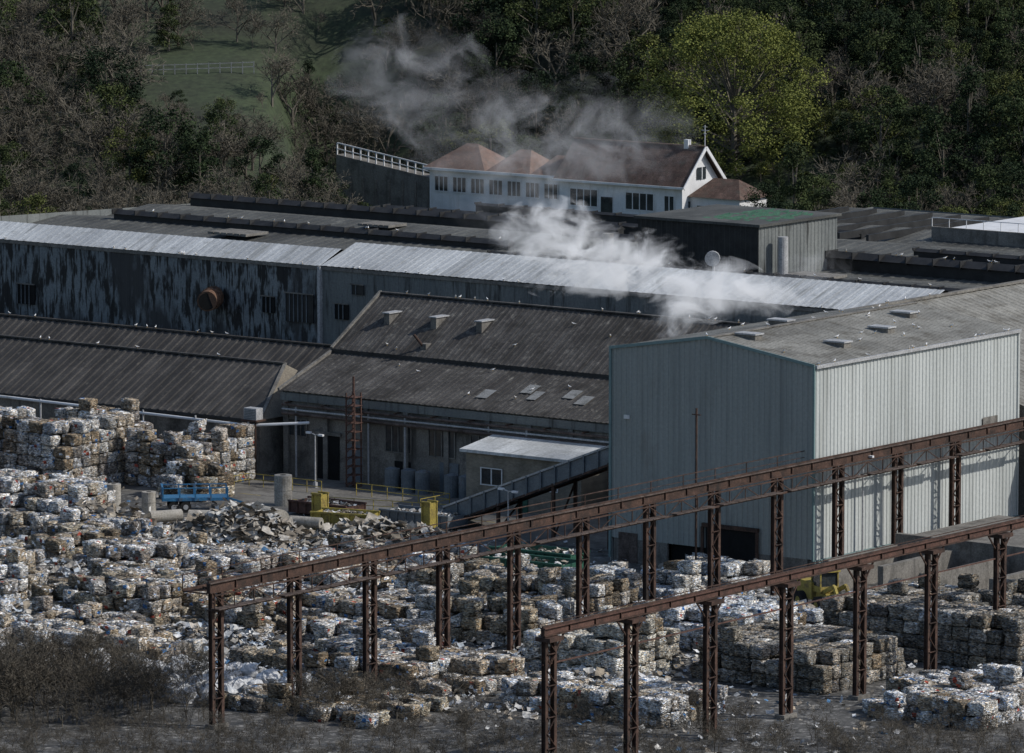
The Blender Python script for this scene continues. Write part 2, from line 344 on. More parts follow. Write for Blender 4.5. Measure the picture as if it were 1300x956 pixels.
# ------------------------------------------------------------------ left low sheds
def lowshed(name,vf,vr,vb,zf,zr,ul,ur,hip):
    e=empty(name); mb=MB()
    mb.corr((ul,vf,zf),(ur-hip-ul,0,0),(0,vr-vf,zr-zf),'leftroof',.9,.07,(0,-.5,1))
    mb.add([(ur-hip,vf,zf),(ur,vf,zf),(ur-hip,vr,zr)],[(0,1,2)],'leftroof')
    mb.corr((ul,vr,zr),(ur-hip-ul,0,0),(0,vb-vr,zf-zr),'leftroof',.9,.1,(0,.5,1))
    mb.beam((ul,vr,zr+.1),(ur-hip,vr,zr+.1),.4,'leftroof',.14)
    mb.obj('roof',e)
    mb=MB(); mb.add([(ur,vf,zf),(ur,vb,zf),(ur-hip,vr,zr)],[(0,1,2)],'hip')
    mb.beam((ur,vf,zf+.05),(ur-hip,vr,zr+.1),.3,'concrete',.12); mb.obj('hip_end',e)
    mb=MB(); mb.box(ul,ur-.3,vf+.4,vb-.1,0,zf-.02,'wall')
    mb.box(ul,ur,vf-.12,vf+.02,zf-.25,zf+.02,'black')
    mb.obj('walls',e); return e
e=lowshed('low_ribbed_roof_shed',19,26.5,33.5,4.9,8.8,-150,-70.9,3.2)
mb=MB(); mb.cyl((-150,17.6,5.3),(-71,17.6,4.6),.13,'white',8); mb.cyl((-71,17.6,4.6),(-66,19.8,5.0),.13,'white',8)
for i in range(14): mb.beam((-149+i*6,17.6,0),(-149+i*6,17.6,5),.12,'pipe')
mb.obj('gutter_pipe',e)
mb=MB(); mb.box(-71.6,-70.2,17.7,18.6,5.1,6.1,'pipe'); mb.box(-71.8,-70,17.5,18.8,4.95,5.1,'rust')
for i in range(6): mb.box(-71.5,-70.3,17.65,17.69,5.2+i*.14,5.26+i*.14,'steel')
mb.beam((-71.5,17.7,0),(-71.5,17.7,5),.1,'rust'); mb.beam((-70.3,17.7,0),(-70.3,17.7,5),.1,'rust'); mb.obj('air_conditioner',e)
e=lowshed('rear_ribbed_roof_shed',34,39.5,45.5,5.6,8.7,-150,-70.6,.4)
# ------------------------------------------------------------------ long mill building
mill=empty('long_mill_building')
mb=MB(); ZB=12.9
mb.corr((-145,46,0),(59.3,0,0),(0,0,15),'stain',1.1,.04,(0,-1,0)); mb.corr((-85.6,46,0),(64.6,0,0),(0,0,15),'stain2',.6,.05,(0,-1,0))
mb.box(-85.85,-85.55,45.6,46,0,15,'pipe')
mb.box(-145,-21,45.85,45.98,14.7,15.02,'concrete')
mb.quad((-145,46,0),(-145,98,0),(-145,98,ZB+.2),(-145,46,15),'stain2'); mb.quad((-145,98,0),(-86,98,0),(-86,98,ZB+.2),(-145,98,ZB+.2),'stain2')
mb.quad((-21,46,0),(-21,138,0),(-21,138,ZB+.2),(-21,46,15),'stain2'); mb.quad((-86,138,0),(-21,138,0),(-21,138,ZB+.2),(-86,138,ZB+.2),'stain2')
mb.quad((-86,98,0),(-86,138,0),(-86,138,ZB+.2),(-86,98,ZB+.2),'stain2')
mb.obj('walls',mill)
mb=MB()
mb.corr((-145,45.8,15.05),(59.3,0,0),(0,3.2,1.3),'pale',.9,.02,(0,0,1)); mb.corr((-85.6,45.8,15.1),(64.6,0,0),(0,5.2,1.7),'pale',.8,.025,(0,0,1))
mb.quad((-145,49,16.3),(-85.6,49,16.3),(-85.6,60,ZB+.8),(-145,60,ZB+.8),'longroof'); mb.quad((-85.6,51,16.75),(-21,51,16.75),(-21,61,ZB+.6),(-85.6,61,ZB+.6),'longroof')
mb.obj('pale_front_roof_strip',mill)
mb=MB()
def bays(ua,ub,va,vb,nb):
    w=(vb-va)/nb
    for i in range(nb):
        a=va+i*w; za=ZB+(1.2 if i==0 else 0)
        mb.corr((ua,a,za),(ub-ua,0,0),(0,w*.5,ZB+.7-za),'longroof',1.2,.05,(0,0,1))
        mb.corr((ua,a+w*.5,ZB+.7),(ub-ua,0,0),(0,w*.5,-.7),'longroof',1.2,.05,(0,0,1))
bays(-145,-86,57,98,3); bays(-86,-21,58,138,6)
mb.obj('main_roof',mill)
mb=MB()
def vent(ua,ub,v,z=ZB+.55,w=1.5,h=.75):
    mb.box(ua,ub,v-w*.3,v+w*.3,z-.7,z+h*.5,'black')
    mb.add([(ua,v-w/2,z+h*.45),(ub,v-w/2,z+h*.45),(ub,v,z+h),(ua,v,z+h),(ub,v+w/2,z+h*.45),(ua,v+w/2,z+h*.45)],[(0,1,2,3),(3,2,4,5),(0,3,5),(1,4,2),(0,5,4,1)],'black')
    n=int((ub-ua)/3)
    for i in range(n): mb.box(ua+i*3,ua+i*3+.12,v-w/2-.05,v+w/2+.05,z+.3,z+h+.06,'black')
vent(-138,-88,78,ZB+.9); vent(-143,-88,96,ZB+.8,1.6,.8); vent(-123,-70,103,ZB+.5,1.2,.5); vent(-118,-70,112,ZB+.4,1.0,.4)
vent(-86,-24,72,ZB+.9,.8,.4); vent(-60,-18,87,ZB+.9,2.0,1.0); vent(-92,-77,92,ZB+.6,1.4,.7); vent(-82,-24,63,ZB+.9,.5,.25)
vent(-56,-22,100,ZB+.6,1,.5)
mb.obj('ridge_ventilators',mill)
mb=MB()
for (ua,va,w,d) in ((-121,72,5,3.5),(-92,69,5.5,3),(-54,75,5,3),(-114,87,4,3)):
    for i in range(6): mb.box(ua+i*w/6,ua+(i+.85)*w/6,va,va+d,ZB+.7,ZB+.95,'concrete')
mb.quad((-63,114,ZB+1.2),(-19,114,ZB+1.2),(-19,142,ZB+1.2),(-63,142,ZB+1.2),'white')
mb.box(-63,-19,113.6,113.95,ZB,ZB+1.6,'concrete')
for i in range(22): mb.beam((-63+i*2,113.7,ZB+1.6),(-63+i*2,113.7,ZB+2.5),.06,'white')
mb.beam((-63,113.7,ZB+2.5),(-19,113.7,ZB+2.5),.07,'white')
for i in range(6): mb.box(-84+i*3.4,-83.7+i*3.4,108,130,ZB+.3,ZB+1.0,'black')
mb.obj('roof_panels',mill)
mb=MB(); ZP=18.0; UP=-70.8
mb.corr((UP,75,12.5),(-57-UP,0,0),(0,0,ZP-12.5),'black',.6,.05,(0,-1,0)); mb.corr((-57,75,12.5),(0,13,0),(0,0,ZP-12.5),'stain2',.6,.05,(1,0,0))
mb.quad((UP,75,12),(UP,88,12),(UP,88,ZP),(UP,75,ZP),'stain2'); mb.quad((UP,88,12),(-57,88,12),(-57,88,ZP),(UP,88,ZP),'stain2')
mb.box(UP-.3,-56.7,74.7,88.3,ZP,ZP+.25,'longroof')
for i in range(90):
    ux=U_(-65,-58); vx=U_(77,86.5); w_=U_(.3,1.3); mb.add([(ux,vx,ZP+.26),(ux+w_,vx+U_(-.2,.2),ZP+.26),(ux+w_*.8,vx+U_(.4,.9),ZP+.3+R()*.2),(ux-.2,vx+U_(.3,.8),ZP+.27)],[(0,1,2,3)],'algae')
mb.cyl((-55.8,77.2,12.7),(-55.8,77.2,17.0),.5,'pipe',14); mb.cyl((-72.8,73,12.7),(-72.8,73,16.6),.5,'concrete',14)
mb.cyl((-58.9,70.3,15.4),(-58.6,69.8,15.4),.7,'pipe',16); mb.cyl((-58.8,70.3,12.7),(-58.8,70.3,15.1),.12,'pipe')
mb.obj('rooftop_plant_room',mill)
mb=MB()
for (x,z,w,h,k) in ((-122.8,9,2.2,1.9,'dark'),(-92.6,10.3,1.5,1.5,'dark'),(-89.8,9.7,3.3,2.6,'black'),(-84,10.3,1.6,1.4,'dark'),(-82,12.7,1.4,.9,'black'),(-135,9,2.4,2.4,'dark')):
    mb.box(x,x+w,45.8,45.9,z,z+h,k)
    for i in range(int(w/.5)): mb.box(x+i*.5,x+i*.5+.07,45.72,45.79,z,z+h,'steel')
    mb.box(x-.1,x+w+.1,45.65,45.71,z+h,z+h+.12,'concrete')
mb.cyl((-98.4,46,11.4),(-97.2,43.4,11.2),.95,'duct',18); mb.cyl((-97.2,43.42,11.2),(-97.15,43.35,11.2),.8,'dark',18)
for z_ in (.25,.6): 
    p_=Vector((-98.4,46,11.4)).lerp(Vector((-97.2,43.4,11.2)),z_); q_=Vector((-98.4,46,11.4)).lerp(Vector((-97.2,43.4,11.2)),z_+.05); mb.cyl(p_,q_,1.05,'duct',18)
mb.obj('wall_openings_and_duct',mill)
# annex at right
ann=empty('lean_to_roof_annex'); mb=MB()
mb.corr((-21,31,16.3),(0,70,0),(27,0,-7.5),'shedroof',.9,.05,(0,0,1))
mb.add([(-21,31,0),(6,31,0),(6,31,8.8),(-21,31,16.2)],[(0,1,2,3)],'wall'); mb.quad((6,31,0),(6,101,0),(6,101,8.8),(6,31,8.8),'wall')
mb.quad((-21,31,0),(-21,46,0),(-21,46,16.2),(-21,31,16.2),'wall'); mb.beam((-21,31,16.45),(-21,101,16.45),.5,'concrete',.2)
mb.obj('roof_and_walls',ann)
low=empty('brick_outbuilding'); mb=MB()
mb.box(.6,16,30.9,40,0,6.2,'wall')
for i in range(6): mb.box(1.6+i*2.3,2.5+i*2.3,30.75,30.88,1.2,5.2,'dark')
mb.box(.3,16.4,30.5,40.4,6.2,6.45,'concrete'); mb.obj('walls',low)
mb=MB()
for i in range(6): mb.box(3+i*5,3.5+i*5,-3,7,0,2.6,'concrete')
mb.box(3,28.5,7,7.5,0,3.4,'concrete'); mb.box(3,29,7.6,22,2.9,3.0,'concrete'); mb.obj('concrete_storage_bays')
# small flat building
sm=empty('small_brick_building'); mb=MB()
mb.box(-46,-34,16,20.9,0,4.6,'brick'); mb.obj('walls',sm)
mb=MB(); mb.add([(-46.4,15.6,4.65),(-33.6,15.6,4.65),(-33.6,20.7,5.4),(-46.4,20.7,5.4),(-46.4,15.6,4.9),(-33.6,15.6,4.9),(-33.6,20.7,5.65),(-46.4,20.7,5.65)],[(0,3,2,1),(4,5,6,7),(0,1,5,4),(1,2,6,5),(2,3,7,6),(3,0,4,7)],'pale'); mb.obj('roof',sm)
mb=MB(); mb.window(-44.4,16,2.1,2.2,1.3,'white',2); mb.box(-40.6,-39.5,15.9,15.98,0,2.1,'green'); mb.window(-38,16,2.1,1.6,1.2,'white',2); mb.obj('windows',sm)
# conveyor
cv=empty('inclined_conveyor'); mb=MB()
p=Vector((-41,8,.6)); q=Vector((-20.5,5.5,8.2))
side=Vector((0,1.6,0))
for sgn in (-1,1):
    a=p+side*sgn; bq=q+side*sgn
    mb.add([a+Vector((0,0,-.5)),bq+Vector((0,0,-.5)),bq+Vector((0,0,.9)),a+Vector((0,0,.9))],[(0,1,2,3)],'steel')
    for i in range(14):
        t=i/13; c=a.lerp(bq,t); mb.beam(c+Vector((0,sgn*.08,-.6)),c+Vector((0,sgn*.08,1.0)),.14,'steel')
    mb.beam(a+Vector((0,sgn*.06,.95)),bq+Vector((0,sgn*.06,.95)),.16,'pipe'); mb.beam(a+Vector((0,sgn*.06,-.55)),bq+Vector((0,sgn*.06,-.55)),.18,'rust')
mb.obj('side_plates',cv)
mb=MB(); mb.add([p-side,p+side,q+side,q-side],[(0,1,2,3)],'steel')
for i in range(30):
    c=p.lerp(q,i/29); mb.beam(c-side*.95+Vector((0,0,.08)),c+side*.95+Vector((0,0,.08)),.14,'steel')
mb.obj('belt',cv)
mb=MB()
for t in (.3,.6,.9):
    c=p.lerp(q,t)
    for sgn in (-1,1): mb.beam((c.x,c.y+sgn*1.5,0),(c.x,c.y+sgn*1.5,c.z-.4),.25,'rust')
    mb.beam((c.x,c.y-1.5,0.2),(c.x,c.y+1.5,c.z-.6),.12,'rust')
mb.obj('trestles',cv)
# ------------------------------------------------------------------ crane gantries
def column(mb,u,v,h,k='rust',w=.95):
    for dv in (-w/2,w/2):
        mb.box(u-.17,u-.13,v+dv-.14,v+dv+.14,0,h,k); mb.box(u+.13,u+.17,v+dv-.14,v+dv+.14,0,h,k); mb.box(u-.129,u+.129,v+dv-.03,v+dv+.03,0,h,k)
    n=int(h/1.0)
    for i in range(n):
        z0=h*i/n; z1=h*(i+1)/n; s=1 if i%2 else -1
        for du in (-.2,.2): mb.beam((u+du,v-s*w/2,z0),(u+du,v+s*w/2,z1),.08,k,.04)
        if i%2==0:
            for du in (-.22,.22): mb.beam((u+du,v-w/2,z0),(u+du,v+w/2,z0),.1,k,.05)
    mb.box(u-.4,u+.4,v-w/2-.3,v+w/2+.3,0,.3,'concrete')
g1=empty('overhead_crane_gantry')
mb=MB(); cols=[-73.6+i*8.33 for i in range(12)]
for v in cols: column(mb,1.4,v,9.3)
mb.obj('lattice_columns',g1)
mb=MB(); ya,yb=-74.4,36
mb.box(1.2,1.6,ya,yb,9.92,10.0,'rustpale'); mb.box(1.37,1.43,ya,yb,9.35,9.919,'rust'); mb.box(1.2,1.6,ya,yb,9.27,9.349,'rust')
mb.box(1.34,1.46,ya,yb,10.003,10.12,'rust')
for i in range(40): mb.box(1.25,1.55,ya+i*2.77,ya+i*2.77+.05,9.35,9.919,'rust')
mb.obj('runway_beam',g1)
mb=MB()
mb.box(-.9,-.8,ya,yb,9.2,9.4,'rust')
n=int((yb-ya)/2.08)
for i in range(n):
    v=ya+i*2.08
    mb.beam((1.3,v,9.25),(-.85,v,9.25),.09,'rust'); mb.beam((1.3,v if i%2 else v+2.08,9.25),(-.85,v+2.08 if i%2 else v,9.25),.07,'rust')
    if i%2==0: mb.beam((-.85,v,9.25),(-.85,v,10.35),.06,'rust')
mb.beam((-.85,ya,10.35),(-.85,yb,10.35),.06,'rust'); mb.beam((-.85,ya,9.85),(-.85,yb,9.85),.04,'rust')
mb.beam((1.95,ya,8.15),(1.95,yb,8.15),.14,'rust'); mb.beam((1.95,ya,9.2),(1.95,yb,9.2),.1,'rust')
for i in range(n):
    v=ya+i*2.08
    mb.beam((1.95,v,8.15),(1.95,v+2.08,9.2),.06,'rust') if i%2 else mb.beam((1.95,v,9.2),(1.95,v+2.08,8.15),.06,'rust')
    mb.beam((1.95,v,8.15),(1.95,v,9.2),.06,'rust')
    if i%2==0: mb.beam((1.3,v,8.15),(1.95,v,8.15),.08,'rust')
for i in range(int((yb-ya)/1.0)):
    if R()<.9: mb.box(1.62,2.35,ya+i,ya+i+.93,8.24,8.3,'rustpale')
mb.obj('walkway_truss',g1)
mb=MB(); mb.beam((-4,-10,0),(-4,-10,14.5),.12,'rust'); mb.beam((-4.4,-10,14),(-3.6,-10,14),.08,'rust'); mb.box(-4.3,-3.7,-10.3,-9.7,0,.3,'concrete'); mb.obj('mast',g1)
g2=empty('overhead_crane_gantry.001')
mb=MB()
cols2=[-74.5+i*9.0 for i in range(9)]
for v in cols2: column(mb,30,v,9.3)
mb.obj('lattice_columns',g2)
mb=MB(); ya,yb=-75.2,12
mb.box(29.8,30.2,ya,yb,9.92,10.0,'redrust'); mb.box(29.97,30.03,ya,yb,9.5,9.919,'redrust'); mb.box(29.8,30.2,ya,yb,9.42,9.499,'rust'); mb.box(29.94,30.06,ya,yb,10.003,10.12,'rust')
for i in range(31): mb.box(29.85,30.15,ya+i*2.8,ya+i*2.8+.05,9.5,9.919,'rust')
mb.beam((29.6,ya,10.15),(29.6,yb,10.15),.05,'rust')
mb.beam((30,ya,7.6),(30,yb,7.6),.09,'redrust')
for v in cols2: mb.beam((30,v,7.6),(30,v+1.6,9.4),.1,'rust'); mb.beam((30,v,7.6),(30,v-1.6 if v>-74 else v-.6,9.4),.1,'rust'); mb.box(29.4,30.6,v-.7,v+.8,9.1,9.36,'rust')
mb.obj('runway_beam',g2)
pt=empty('steel_pipe_tower'); mb=MB()
for a in (-.45,.45):
    for c in (-.45,.45): mb.beam((-60.3+a,18.8+c,0),(-60.3+a,18.8+c,8.2),.1,'redrust')
for i in range(11):
    z=i*.75; mb.box(-60.85,-59.75,18.25,19.35,z+.3,z+.36,'redrust'); mb.beam((-60.75,18.3,z),(-59.85,18.3,z+.75),.07,'redrust')
mb.cyl((-60.3,18.8,8),(-60.3,18.8,9.6),.1,'redrust'); mb.obj('frame',pt)
def lamp(u,v,h,name):
    e=empty(name); mb=MB(); mb.cyl((u,v,0),(u,v,h),.09,'pipe',8,.05); mb.box(u-.15,u+.15,v-.15,v+.15,0,.5,'pipe')
    mb.beam((u,v,h),(u+.8,v-.3,h+.1),.07,'pipe'); mb.beam((u,v,h),(u-.8,v+.3,h+.1),.07,'pipe'); mb.obj('pole',e)
    mb=MB(); mb.box(u+.7,u+1.2,v-.5,v-.25,h+.0,h+.16,'white'); mb.box(u-1.2,u-.7,v+.2,v+.45,h+.0,h+.16,'white'); mb.obj('lanterns',e)
lamp(-62.7,16.5,4.6,'street_lamp'); lamp(-28,-2,5,'street_lamp.001'); lamp(.6,6,9.4,'street_lamp.002')
def rail(name,pts,h=1.1,k='yellow',sp=1.6,r=.05):
    mb=MB()
    for (a,c) in zip(pts[:-1],pts[1:]):
        a=Vector(a);c=Vector(c); n=max(1,int((c-a).length/sp))
        for i in range(n+1):
            p=a.lerp(c,i/n); mb.beam(p,p+Vector((0,0,h)),r,k)
        for z in (h,h*.55): mb.beam(a+Vector((0,0,z)),c+Vector((0,0,z)),r,k)
    return mb.obj(name)
rail('yellow_handrail',[(-68,8,0),(-68,14,0),(-60,14,0)]); rail('yellow_handrail.001',[(-57,15,0),(-47,15,0),(-47,11,0)]); rail('yellow_handrail.002',[(-55,7,0),(-43,10,0)])
def cyltank(name,u,v,r,h,k):
    mb=MB(); mb.cyl((u,v,0),(u,v,h),r,k,18); mb.cyl((u,v,h),(u,v,h+.15),r*.9,k,18,r*.3)
    for z in (.33,.66): mb.cyl((u,v,h*z),(u,v,h*z+.06),r*1.04,k,18)
    return mb.obj(name)
for i,(u,v) in enumerate([(-56.5,19.3),(-54.8,19.4),(-53.2,19.3),(-50,19.2),(-48.6,19.4)]):
    cyltank('storage_tank'+('' if i==0 else '.%03d'%i),u,v,.65,1.9,'steel')
for i,(u,v,h,r) in enumerate([(-58.5,7,2.6,.75),(-74,-6,2.2,.75),(-72,-8.5,1.6,.7),(-66.5,-5.5,2.6,.6),(-64.8,-3,1.8,.6),(-70.5,-12,1.4,.7)]):
    mb=MB(); z0=0; mb.cyl((u,v,z0),(u,v,z0+h),r,'reel',20); mb.cyl((u,v,z0+h),(u,v,z0+h+.02),r*.35,'dark',14)
    mb.cyl((u,v,z0+h*.5),(u,v,z0+h*.5+.03),r*1.02,'concrete',20)
    mb.obj('paper_reel'+('' if i==0 else '.%03d'%i))
for i,(u,v,r,yw) in enumerate([(-50.3,-4.7,1.0,-.3),(-54,-8.5,.6,.5),(-57.5,-9.5,.5,1.1),(-46.5,-4.8,.45,.2)]):
    c=Vector((math.cos(yw),math.sin(yw),0)); p=Vector((u,v,r+ (0 if i==0 else .7))); mb=MB(); mb.cyl(p-c*1.4,p+c*1.4,r,'reel',22); mb.cyl(p+c*1.4,p+c*1.42,r*.35,'dark',14); mb.obj('paper_reel.%03d'%(i+10))
def crumple(mb,c,sz,col):
    a=Matrix.Rotation(U_(0,6.3),3,'Z')@Matrix.Rotation(random.gauss(0,.5),3,'X')@Matrix.Rotation(random.gauss(0,.4),3,'Y')
    nx_,ny_=3,2; w=sz; l=sz*U_(.4,.9); b=U_(-.4,.4)
    vs=[]
    for i in range(nx_+1):
        for j in range(ny_+1):
            x=(i/nx_-.5); y=(j/ny_-.5)
            p=a@Vector((x*w,y*l,b*w*(x*x*2)+random.gauss(0,.05)*w)); vs.append(p+c)
    fs=[(i*(ny_+1)+j,(i+1)*(ny_+1)+j,(i+1)*(ny_+1)+j+1,i*(ny_+1)+j+1) for i in range(nx_) for j in range(ny_)]
    k=U_(.75,1.15)
    mb.add(vs,fs,'scrap'); mb.col.extend([(*[min(.85,x*k) for x in col],1)]*len(fs))
SC=[(.42,.375,.31),(.33,.285,.23),(.5,.465,.41),(.24,.205,.16),(.62,.6,.56)]
def skip(name,u,v,l,w,h,k,yaw=0):
    e=empty(name); e.matrix_world=FR@Matrix.Translation((u,v,0))@Matrix.Rotation(yaw,4,'Z')
    mb=MB(); t=.08
    mb.box(-l/2,l/2,-w/2,-w/2+t,.2,h,k); mb.box(-l/2,l/2,w/2-t,w/2,.2,h,k); mb.box(-l/2,-l/2+t,-w/2+t,w/2-t,.2,h,k); mb.box(l/2-t,l/2,-w/2+t,w/2-t,.2,h,k); mb.box(-l/2+t,l/2-t,-w/2+t,w/2-t,.2,.3,k)
    n=int(l/.8)
    for i in range(n+1):
        x=-l/2+i*l/max(n,1)
        for s in (-1,1): mb.box(x-.06,x+.06,s*(w/2+.055)-.05,s*(w/2+.055)+.05,.2,h,k)
    for s in (-1,1): mb.box(-l/2-.1,l/2+.1,s*(w/2+.06)-.09,s*(w/2+.06)+.09,h,h+.14,k)
    mb.box(-l/2,l/2,-.3,-.2,0,.19,'rust'); mb.box(-l/2,l/2,.2,.3,0,.19,'rust')
    mb.obj('body',e)
    if l>3:
        mb=MB(); mb.col=[]
        for q in range(110): crumple(mb,Vector((U_(-l/2+.5,l/2-.5),U_(-w/2+.4,w/2-.4),h*U_(.7,1.05))),U_(.3,.7),(SC+[(.7,.7,.68)])[random.randrange(6)])
        mb.obj('contents',e)
    return e
skip('yellow_skip',-45.3,-1.2,5,2.2,1.6,'yellow',.25); skip('yellow_skip.001',-49.2,.4,.9,.8,2.6,'yellow')
skip('yellow_skip.002',-38.3,1.0,.8,.8,2.8,'yellow')
skip('green_waste_container',-17,-14.5,8.5,2.5,2.2,'green',.05)
skip('green_waste_container.001',-19.5,-9.2,7.5,2.5,2.0,'green',.05)
skip('steel_waste_container',-52,4.8,6,2.5,1.1,'redrust',0)
skip('steel_waste_container.001',-42,5.0,7,2.5,1.2,'steel',0)
bt=empty('blue_flatbed_trailer'); bt.matrix_world=FR@Matrix.Translation((-62.5,.2,0))@Matrix.Rotation(.75,4,'Z')
mb=MB(); mb.box(-2.8,2.8,-1.1,1.1,1.0,1.25,'blue'); mb.box(-2.8,-2.65,-1.1,1.1,1.25,2.2,'blue')
for x in (-2.7,-1.3,0,1.3,2.7):
    for s in (-1,1): mb.box(x-.06,x+.06,s*1.13-.05,s*1.13+.05,1.0,2.1,'blue')
for s in (-1,1): mb.beam((-2.7,s*1.13,2.1),(2.7,s*1.13,2.1),.08,'blue')
mb.beam((2.7,0,1.1),(4.2,0,.6),.15,'blue'); mb.obj('deck',bt)
mb=MB()
for x in (-1.8,-.8):
    for s in (-1,1): mb.cyl((x,s*.8,.48),(x,s*1.08,.48),.48,'rubber',16); mb.cyl((x,s*1.08,.48),(x,s*1.1,.48),.22,'pipe',10)
mb.obj('wheels',bt)
ld=empty('yellow_wheel_loader'); ld.matrix_world=FR@Matrix.Translation((8.3,-10.5,0))@Matrix.Rotation(-.5,4,'Z')
mb=MB(); mb.box(-3,-.6,-.9,.9,1.0,2.3,'yellow'); mb.box(-3.2,-3,-.95,.95,.9,1.7,'rubber'); mb.box(-.5,1.2,-.6,.6,.9,1.6,'yellow'); mb.obj('chassis',ld)
mb=MB(); mb.box(-.9,.6,-.75,.75,1.65,2.1,'yellow'); mb.box(-.85,.5,-.7,.7,2.1,3.2,'glass')
for x in (-.88,.55):
    for y in (-.73,.73): mb.beam((x,y,2.1),(x,y,3.2),.1,'yellow')
mb.box(-1,.75,-.85,.85,3.2,3.35,'yellow'); mb.obj('cab',ld)
mb=MB()
for y in (-.5,.5): mb.beam((.6,y,1.7),(2.3,y,2.4),.2,'yellow',.3); mb.beam((2.3,y,2.4),(3.2,y,1.3),.2,'yellow',.3)
mb.add([(3.1,-1.3,.4),(3.1,1.3,.4),(3.1,-1.3,1.6),(3.1,1.3,1.6),(4.3,-1.3,.4),(4.3,1.3,.4)],[(0,1,3,2),(0,4,5,1),(0,2,4),(1,5,3)],'yellow'); mb.obj('boom_and_bucket',ld)
mb=MB()
for x in (-2,1):
    for s in (-1,1): mb.cyl((x,s*.85,.75),(x,s*1.35,.75),.75,'rubber',18); mb.cyl((x,s*1.35,.75),(x,s*1.37,.75),.35,'yellow',12)
mb.obj('wheels',ld)
# ------------------------------------------------------------------ bales
def proto(n=4):
    idx={};V=[];F=[]
    def vid(p):
        if p not in idx: idx[p]=len(V); V.append(p)
        return idx[p]
    for ax in range(3):
        for sd in (0,n):
            for i in range(n):
                for j in range(n):
                    q=[]
                    for (a,b2) in ((i,j),(i+1,j),(i+1,j+1),(i,j+1)):
                        p=[0,0,0]; p[ax]=sd; p[(ax+1)%3]=a; p[(ax+2)%3]=b2; q.append(vid(tuple(p)))
                    F.append(q if sd else q[::-1])
    V=np.array(V,dtype=float)/n*2-1; return V,np.array(F)
PV,PF=proto(4)
PROT=[]
for k in range(20):
    p=PV.copy(); r=np.linalg.norm(p,axis=1,keepdims=True); am=.035+.05*(k%4)/3
    p=p*(1-.04*np.clip(r-1.25,0,1)*2)+np.random.normal(0,am,p.shape)
    p[:,0]*=1+.06*np.sign(np.sin(p[:,2]*7+k))*.5
    PROT.append(p*.5)
MIX=[(.56,.55,.52),(.48,.46,.43),(.68,.67,.64),(.4,.37,.33),(.43,.375,.3),(.34,.31,.28),(.56,.57,.58),(.28,.225,.16),(.62,.61,.58),(.22,.205,.19),(.46,.4,.32),(.36,.3,.22)]
WH=[(.66,.66,.65),(.74,.74,.73),(.56,.56,.55),(.44,.43,.42),(.6,.62,.64),(.34,.32,.29),(.66,.64,.6),(.46,.41,.33),(.38,.32,.24)]
CARD=[(.3,.25,.18),(.36,.31,.235),(.22,.185,.14),(.42,.38,.3),(.32,.285,.24),(.5,.49,.47)]
CREAM=[(.64,.62,.55),(.72,.7,.64),(.54,.515,.45)]
BLUEW=[(.6,.63,.66),(.7,.72,.73),(.45,.49,.53)]
GREY=[(.28,.265,.235),(.35,.33,.295),(.21,.197,.17),(.32,.29,.25),(.26,.23,.185)]
